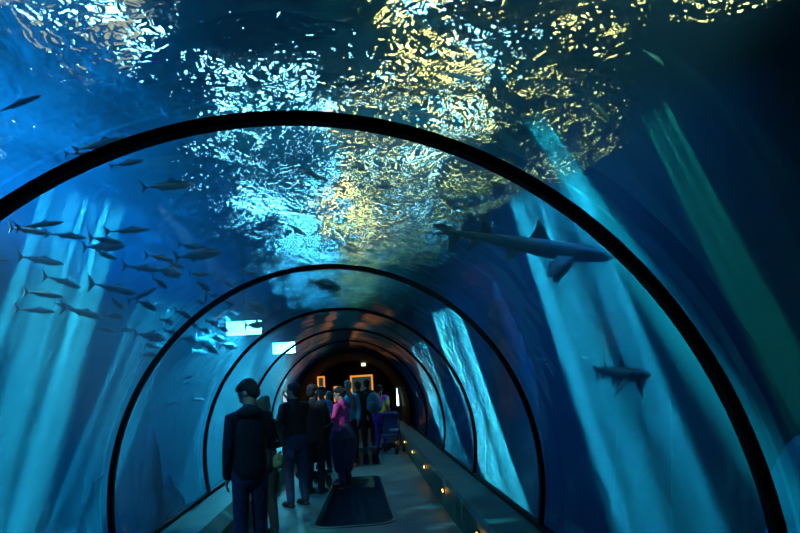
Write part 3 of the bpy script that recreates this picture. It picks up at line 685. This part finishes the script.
def person(x, y, face, H, label, top, legs, hair, hair_style='short', arms=('down', 'down'), head_yaw=0, head_pitch=0, lean=0, vox=.012, wide=1.0, skirt=False, hood=False, sleeves='long', stride=.0, group=None, shoes='shoe', hip=1.0):
    root = bpy.data.objects.new('person', None); C.objects.link(root)
    root.location = (x, y, 0); root.rotation_euler = (0, 0, R(face)); root.scale = (H/1.75,)*3
    root['label'] = label; root['category'] = 'person'
    if group: root['group'] = group
    W = wide
    def ln(p):                      # lean forward from the hips
        p = Vector(p); h = max(0, p.z-.95); return Vector((p.x, p.y + h*math.tan(R(lean)), p.z - h*(1-math.cos(R(lean)))))
    sh = {s_: ln((s_*.175*W, -.01, 1.425)) for s_ in (-1, 1)}
    el, wr, hd = {}, {}, {}
    for s_, a in zip((-1, 1), arms):
        if a == 'down': e, w_ = (s_*.215*W, -.03, 1.15), (s_*.225*W, .04, .91)
        elif a == 'pocket': e, w_ = (s_*.29*W, -.09, 1.16), (s_*.2*W, .07, .98)
        elif a == 'phone': e, w_ = (s_*.22*W, .06, 1.16), (s_*.09, .27, 1.26)
        elif a == 'raise': e, w_ = (s_*.25*W, .16, 1.28), (s_*.08, .27, 1.52)
        elif a == 'waist': e, w_ = (s_*.27*W, -.02, 1.15), (s_*.08, .2, 1.1)
        e, w_ = ln(e), ln(w_)
        el[s_], wr[s_] = e, w_; hd[s_] = (w_-e).normalized()
    hip = {s_: Vector((s_*.09*W, 0, .92)) for s_ in (-1, 1)}; kn = {s_: Vector((s_*.1*W, .02+s_*stride*.5, .5)) for s_ in (-1, 1)}
    an = {s_: Vector((s_*.11*W, -.03+s_*stride, .085)) for s_ in (-1, 1)}
    nk = ln((0, -.01, 1.48)); hc = ln((0, .02, 1.635)) + Vector((0, .035*math.sin(R(-head_pitch)), 0))
    HR = Euler((R(head_pitch), 0, R(head_yaw))).to_matrix()
    def hp(p): return hc + HR @ Vector(p)
    # body
    bm = bmesh.new()
    tube(bm, [(0, 0, .9), (0, 0, 1.0), ln((0, .0, 1.12)), ln((0, 0, 1.28)), ln((0, -.005, 1.4))], [(.15*W, .11), (.155*W, .11*hip_s(W)), (.13*W, .1), (.15*W, .105), (.13*W, .08)])
    tube(bm, [ln((0, -.02, 1.4)), nk, hp((0, -.015, -.04))], [.062, .055, .052])
    for s_ in (-1, 1):
        tube(bm, [sh[s_]-Vector((s_*.05, 0, 0)), sh[s_], sh[s_].lerp(el[s_], .5), el[s_], el[s_].lerp(wr[s_], .35), wr[s_]], [.05, .052, .046, .038, .04, .026])
        tube(bm, [hip[s_], hip[s_].lerp(kn[s_], .5), kn[s_], kn[s_].lerp(an[s_], .35), an[s_]], [.088, .072, .054, .056, .036])
        ell(bm, an[s_] + Vector((0, .07, -.045)), (.042, .12, .035))
        # hand: palm, four curled fingers, thumb
        d = hd[s_]; across = Vector((0, 1, 0)) if abs(d.y) < .6 else Vector((1, 0, 0)); across = (across - d*across.dot(d)).normalized(); nrm = d.cross(across).normalized()*s_
        pc = wr[s_] + d*.05
        tube(bm, [wr[s_], pc, wr[s_]+d*.09], [(.028, .02), (.038, .016), (.036, .014)], side=across, n=8)
        for q, (o_, fl) in enumerate(((-.027, .062), (-.009, .072), (.009, .068), (.027, .052))):
            b0 = wr[s_] + d*.09 + across*o_
            tube(bm, [b0, b0 + d*fl*.5 - nrm*.006, b0 + d*fl*.85 - nrm*.026], [.0095, .009, .008], side=across, n=6)
        b0 = wr[s_] + d*.03 + across*.03
        tube(bm, [b0, b0 + d*.03 + across*.022 - nrm*.01, b0 + d*.058 + across*.024 - nrm*.02], [.012, .011, .009], side=across, n=6)
    ell(bm, hp((0, -.012, .035)), (.076, .097, .092), HR); ell(bm, hp((0, .03, -.035)), (.058, .062, .075), HR)
    tube(bm, [hp((0, .088, .02)), hp((0, .108, -.018)), hp((0, .096, -.028))], [.009, .015, .012], n=8)
    ell(bm, hp((0, .088, -.058)), (.024, .012, .008), HR); ell(bm, hp((0, .082, .035)), (.05, .012, .012), HR); ell(bm, hp((0, .072, -.092)), (.026, .022, .02), HR)
    for s_ in (-1, 1): ell(bm, hp((s_*.078, -.012, -.002)), (.01, .018, .03), HR)
    fuse('body', bm, M['skin'], root, min(vox, .010), 2)
    bm = bmesh.new()
    for s_ in (-1, 1): ell(bm, hp((s_*.031, .084, .012)), (.012, .008, .007), HR, 1)
    bm_obj('eyes', bm, M['eye'], root, True, kind='stuff')
    # hair
    bm = bmesh.new()
    ell(bm, hp((0, -.028, .055)), (.086, .098, .088), HR); ell(bm, hp((0, -.062, -.0)), (.076, .06, .085), HR)
    ell(bm, hp((0, .03, .088)), (.068, .062, .04), HR)
    if hair_style == 'long': tube(bm, [hp((0, -.08, .04)), hp((0, -.12, -.08)), ln((0, -.14, 1.42)), ln((0, -.14, 1.3))], [(.08, .05), (.09, .045), (.1, .04), (.07, .025)])
    if hair_style == 'pony': ell(bm, hp((0, -.12, .05)), (.03, .03, .03)); tube(bm, [hp((0, -.12, .05)), hp((0, -.18, -.02)), hp((.0, -.19, -.16)), hp((0, -.17, -.3)), hp((0, -.15, -.4))], [.03, .045, .05, .04, .015])
    if hair_style == 'bun': ell(bm, hp((0, -.1, .1)), (.045, .045, .045))
    for v in bm.verts: v.co += v.co.normalized()*.008*mnoise.noise(v.co*28)
    fuse('hair', bm, M[hair], root, .010, 1)
    # trousers / skirt
    bm = bmesh.new()
    tube(bm, [(0, 0, .9), (0, 0, .98), (0, 0, 1.06)], [(.165*W, .125*hip_s(W)), (.172*W, .125*hip_s(W)), (.15*W, .115)])
    for s_ in (-1, 1): tube(bm, [hip[s_], hip[s_].lerp(kn[s_], .5), kn[s_], kn[s_].lerp(an[s_], .4), an[s_]+Vector((0, 0, .015))], [.1*W, .086*W, .069, .068, .06])
    if skirt: tube(bm, [(0, 0, 1.0), (0, -.01, .85), (0, -.01, .6), (0, 0, .38)], [(.17*W, .14*W), (.2*W, .19*W), (.19*W, .17*W), (.17*W, .14*W)])
    fuse('skirt' if skirt else 'trousers', bm, M[legs], root, vox)
    # jacket or shirt
    bm = bmesh.new()
    tube(bm, [(0, 0, .94), (0, 0, 1.0), ln((0, 0, 1.14)), ln((0, 0, 1.28)), ln((0, -.005, 1.38)), ln((0, -.01, 1.435))], [(.178*W, .138), (.178*W, .138), (.168*W, .13), (.178*W, .13), (.165*W, .11), (.09*W, .075)])
    for s_ in (-1, 1):
        P = [sh[s_]-Vector((s_*.06, 0, 0)), sh[s_]+Vector((0, 0, -.004)), sh[s_].lerp(el[s_], .5)]; Q = [.068, .07, .062]
        if sleeves == 'long': P += [el[s_], el[s_].lerp(wr[s_], .5), wr[s_]]; Q += [.055, .05, .041]
        else: P += [sh[s_].lerp(el[s_], .75)]; Q += [.06]
        tube(bm, P, Q)
    tube(bm, [ln((0, -.015, 1.43)), nk + Vector((0, 0, .01))], [(.085, .075), (.072, .068)])
    if hood: ell(bm, nk + Vector((0, -.075, -.01)), (.12, .07, .055)); tube(bm, [nk+Vector((-.085, .01, -.005)), nk+Vector((-.05, -.08, .02)), nk+Vector((.05, -.08, .02)), nk+Vector((.085, .01, -.005))], [.03, .036, .036, .03])
    fuse('jacket' if sleeves == 'long' else 'shirt', bm, M[top], root, vox)
    for s_ in (-1, 1):
        bm = bmesh.new(); ell(bm, an[s_] + Vector((0, .075, -.04)), (.052, .135, .045)); ell(bm, an[s_] + Vector((0, .0, -.005)), (.05, .06, .06))
        tube(bm, [an[s_] + Vector((0, -.05, -.063)), an[s_] + Vector((0, .18, -.063))], [(.05, .018), (.045, .018)])
        o = fuse('shoe', bm, M[shoes], root, .010, 1)
        o.location.z = .0
    return root, wr, hp, ln
def hip_s(W): return 1.0 if W < 1.1 else 1.25
def held_phone(root, c, label, lit=True, rx=50):
    """a phone in someone's hand: a thing of its own"""
    bpy.context.view_layer.update()
    r = bpy.data.objects.new('phone', None); C.objects.link(r); r.location = root.matrix_world @ Vector(c); r.rotation_euler = (R(rx), 0, root.rotation_euler.z)
    r['label'] = label; r['category'] = 'phone'
    boxo('case', (0, 0, 0), (.078, .01, .155), M['black'], r, bev=.003); boxo('screen', (0, -.0055, 0), (.07, .002, .14), M['screen'], r)
    return r
# nearest man, seen from behind, looking down to the left
x1 = at(249, 420, 6.3).x
person(x1, 6.3, 16, 1.75, 'man in dark hooded jacket and blue jeans, nearest, looking down to the left', 'navy', 'jeans', 'hair_dark', head_yaw=52, head_pitch=-30, arms=('down', 'phone'), hood=True, vox=.009, stride=.06, wide=.9)
person(at(263, 400, 8.0).x, 8.0, 35, 1.56, 'fair-haired person mostly hidden behind the nearest man', 'blackc', 'blackc', 'hair_blond', 'bun', arms=('down', 'waist'), head_yaw=20, head_pitch=-12)
p, wr, hp, ln_ = person(at(294, 400, 9.9).x, 9.9, 38, 1.73, 'man in black top and jeans lifting a small camera beside the left ledge', 'blackc', 'jeans', 'hair_dark', arms=('pocket', 'raise'), head_yaw=25, wide=1.12)
held_phone(p, wr[1]+Vector((-.03, .07, .04)), 'dark phone held up by the man in black and jeans', rx=0)
person(at(313, 400, 10.9).x, 10.9, -20, 1.70, 'person in dark clothes standing just right of the man in black and jeans', 'blackc', 'blackc', 'hair_dark', arms=('down', 'waist'), head_yaw=-20)
person(at(322, 405, 13.4).x, 13.4, 150, 1.66, 'person in light blue shirt holding an olive bag in the crowd', 'ltblue', 'blackc', 'hair_dark', arms=('waist', 'down'))
person(at(329, 400, 15.6).x, 15.6, 170, 1.55, 'person in dark clothes between the blue shirt and the woman in pink', 'navy', 'blackc', 'hair_grey', arms=('down', 'down'))
p, wr, hp, ln_ = person(at(341, 405, 11.4).x, 11.4, 68, 1.63, 'woman in pink top and dark long skirt with ponytail looking at a phone', 'pink', 'denim_dark', 'hair_dark', 'pony', arms=('phone', 'phone'), head_yaw=12, head_pitch=-22, wide=1.32, skirt=True, sleeves='short')
held_phone(p, (wr[1]+wr[-1])/2+Vector((0, .09, .03)), 'small lit phone in the hands of the woman in pink')
person(at(348, 390, 14.8).x, 14.8, 160, 1.76, 'grey-haired person in light blue shirt behind the woman in pink', 'ltblue', 'blackc', 'hair_grey', arms=('down', 'down'))
person(at(358, 390, 17.4).x, 17.4, 10, 1.74, 'dark figure, left of two standing in front of the large orange frame', 'blackc', 'blackc', 'hair_dark')
person(at(367, 390, 18.4).x, 18.4, -15, 1.78, 'dark figure, right of two standing in front of the large orange frame', 'blackc', 'blackc', 'hair_dark')
p, wr, hp, ln_ = person(at(380, 400, 17.0).x, 17.0, -35, 1.62, 'woman in bright rainbow shirt and purple trousers with a backpack', 'rainbow', 'purple', 'hair_dark', 'bun', arms=('down', 'down'), wide=1.3, sleeves='short')
rb = p
# backpack (worn: a thing of its own)
M['pack'] = cloth('grey_blue_cloth', (.1, .22, .27)); M['olivec'] = cloth('olive_canvas', (.05, .07, .025)); M['white_cloth'] = mat('white_cloth', (.7, .72, .68), .8)
def pack(loc, rz, sz, m, label, name='backpack'):
    r = bpy.data.objects.new(name, None); C.objects.link(r); r.location = loc; r.rotation_euler = (0, 0, R(rz)); r['label'] = label; r['category'] = name
    bm = bmesh.new(); ell(bm, (0, 0, .2*sz), (.17*sz, .1*sz, .22*sz)); ell(bm, (0, 0, .08*sz), (.18*sz, .11*sz, .1*sz)); fuse('bag', bm, M[m], r, .015)
    bm = bmesh.new(); ell(bm, (0, -.1*sz, .13*sz), (.12*sz, .05*sz, .1*sz)); fuse('pocket', bm, M[m], r, .015)
    for s_ in (-1, 1):
        bm = bmesh.new(); tube(bm, [(s_*.09*sz, .06*sz, .4*sz), (s_*.1*sz, .16*sz, .42*sz), (s_*.1*sz, .2*sz, .3*sz), (s_*.11*sz, .1*sz, .06*sz)], [.014]*4, n=6); bm_obj('strap', bm, M['black'], r, True)
    return r
v = at(374, 404, 16.9); pack((v.x+.0, 16.75, .98), -20, 1.15, 'pack', 'bulky grey-blue backpack on the woman in the rainbow shirt')
v = at(317, 420, 13.1); pack((v.x, 13.1, .68), 150, .9, 'olivec', 'olive shoulder bag beside the person in light blue', 'bag')
v = at(276, 455, 7.4); pack((v.x, 7.6, .8), 20, .4, 'olivec', 'small green bag showing right of the nearest man', 'bag')
# pushchair
def wheel(parent, c, r_):
    bm = bmesh.new()
    bmesh.ops.create_cone(bm, cap_ends=True, segments=20, radius1=r_, radius2=r_, depth=.035, matrix=Matrix.Translation(c) @ Matrix.Rotation(PI/2, 4, 'Y'))
    bmesh.ops.create_cone(bm, cap_ends=True, segments=12, radius1=r_*.3, radius2=r_*.3, depth=.05, matrix=Matrix.Translation(c) @ Matrix.Rotation(PI/2, 4, 'Y'))
    bm_obj('wheel', bm, M['black'], parent)
def pushchair(loc, rz, m, label):
    r = bpy.data.objects.new('pushchair', None); C.objects.link(r); r.location = loc; r.rotation_euler = (0, 0, R(rz)); r['label'] = label; r['category'] = 'pushchair'
    for s_ in (-1, 1):
        bm = bmesh.new()
        tube(bm, [(s_*.22, .33, .1), (s_*.22, .05, .5), (s_*.22, -.3, .98)], [.013]*3, n=6); tube(bm, [(s_*.22, -.28, .1), (s_*.22, -.02, .55)], [.013]*2, n=6)
        bm_obj('side_frame', bm, M['rib'], r, True)
        wheel(r, (s_*.24, .33, .1), .1); wheel(r, (s_*.24, -.28, .1), .1)
    bm = bmesh.new(); tube(bm, [(-.22, -.3, .98), (.22, -.3, .98)], [.016]*2, n=8); bm_obj('handle', bm, M['black'], r, True)
    bm = bmesh.new(); box(bm, (0, .08, .42), (.38, .34, .06), bev=.02); box(bm, (0, -.08, .62), (.38, .06, .42), bev=.02); bm_obj('seat', bm, M[m], r)
    bm = bmesh.new(); n = 10; a = []
    for k in range(n+1):
        t = PI*.05 + PI*.62*k/n
        a.append([bm.verts.new((s_*.21*(1 if abs(s_) < 1 else .92), -.1+.28*math.cos(PI-t)*-1*-1, .72+.26*math.sin(t)-(.05 if abs(s_) == 1 else 0))) for s_ in (-1, -.6, 0, .6, 1)])
    for u, v2 in zip(a, a[1:]):
        for q in range(4): bm.faces.new((u[q], u[q+1], v2[q+1], v2[q]))
    o = bm_obj('canopy', bm, M[m], r, True); md = o.modifiers.new('t', 'SOLIDIFY'); md.thickness = .012
    boxo('basket', (0, 0, .2), (.36, .4, .12), M['black'], r, bev=.02)
    return r
M['stroller'] = cloth('blue_pushchair_cloth', (.05, .12, .28))
v = at(392, 425, 16.2); pushchair((v.x-.05, 16.2, 0), 160, 'stroller', 'blue pushchair by the right ledge beside the woman in the rainbow shirt')
v = at(306, 470, 10.6); pushchair((-.95, 11.7, 0), 25, 'blackc', 'dark pushchair beside the legs of the man in black and jeans')
boxo('paper', (at(394, 432, 16.0).x, 15.98, .56), (.22, .2, .05), M['white_cloth'], bev=.015, label='folded white cloth lying on the blue pushchair seat', category='cloth')

spot('crowd_fill', (-2.6, 8.6, 4.2), (-.35, 11.4, 1.25), 1300, (1, .95, 1), 12)  # added fill spot to brighten the pink top, no lamp there
spot('crowd_fill_far', (2.0, 14.5, 3.9), (.45, 17, 1.1), 200, (1, .95, 1), 9)  # same kind of added fill, for the rainbow shirt
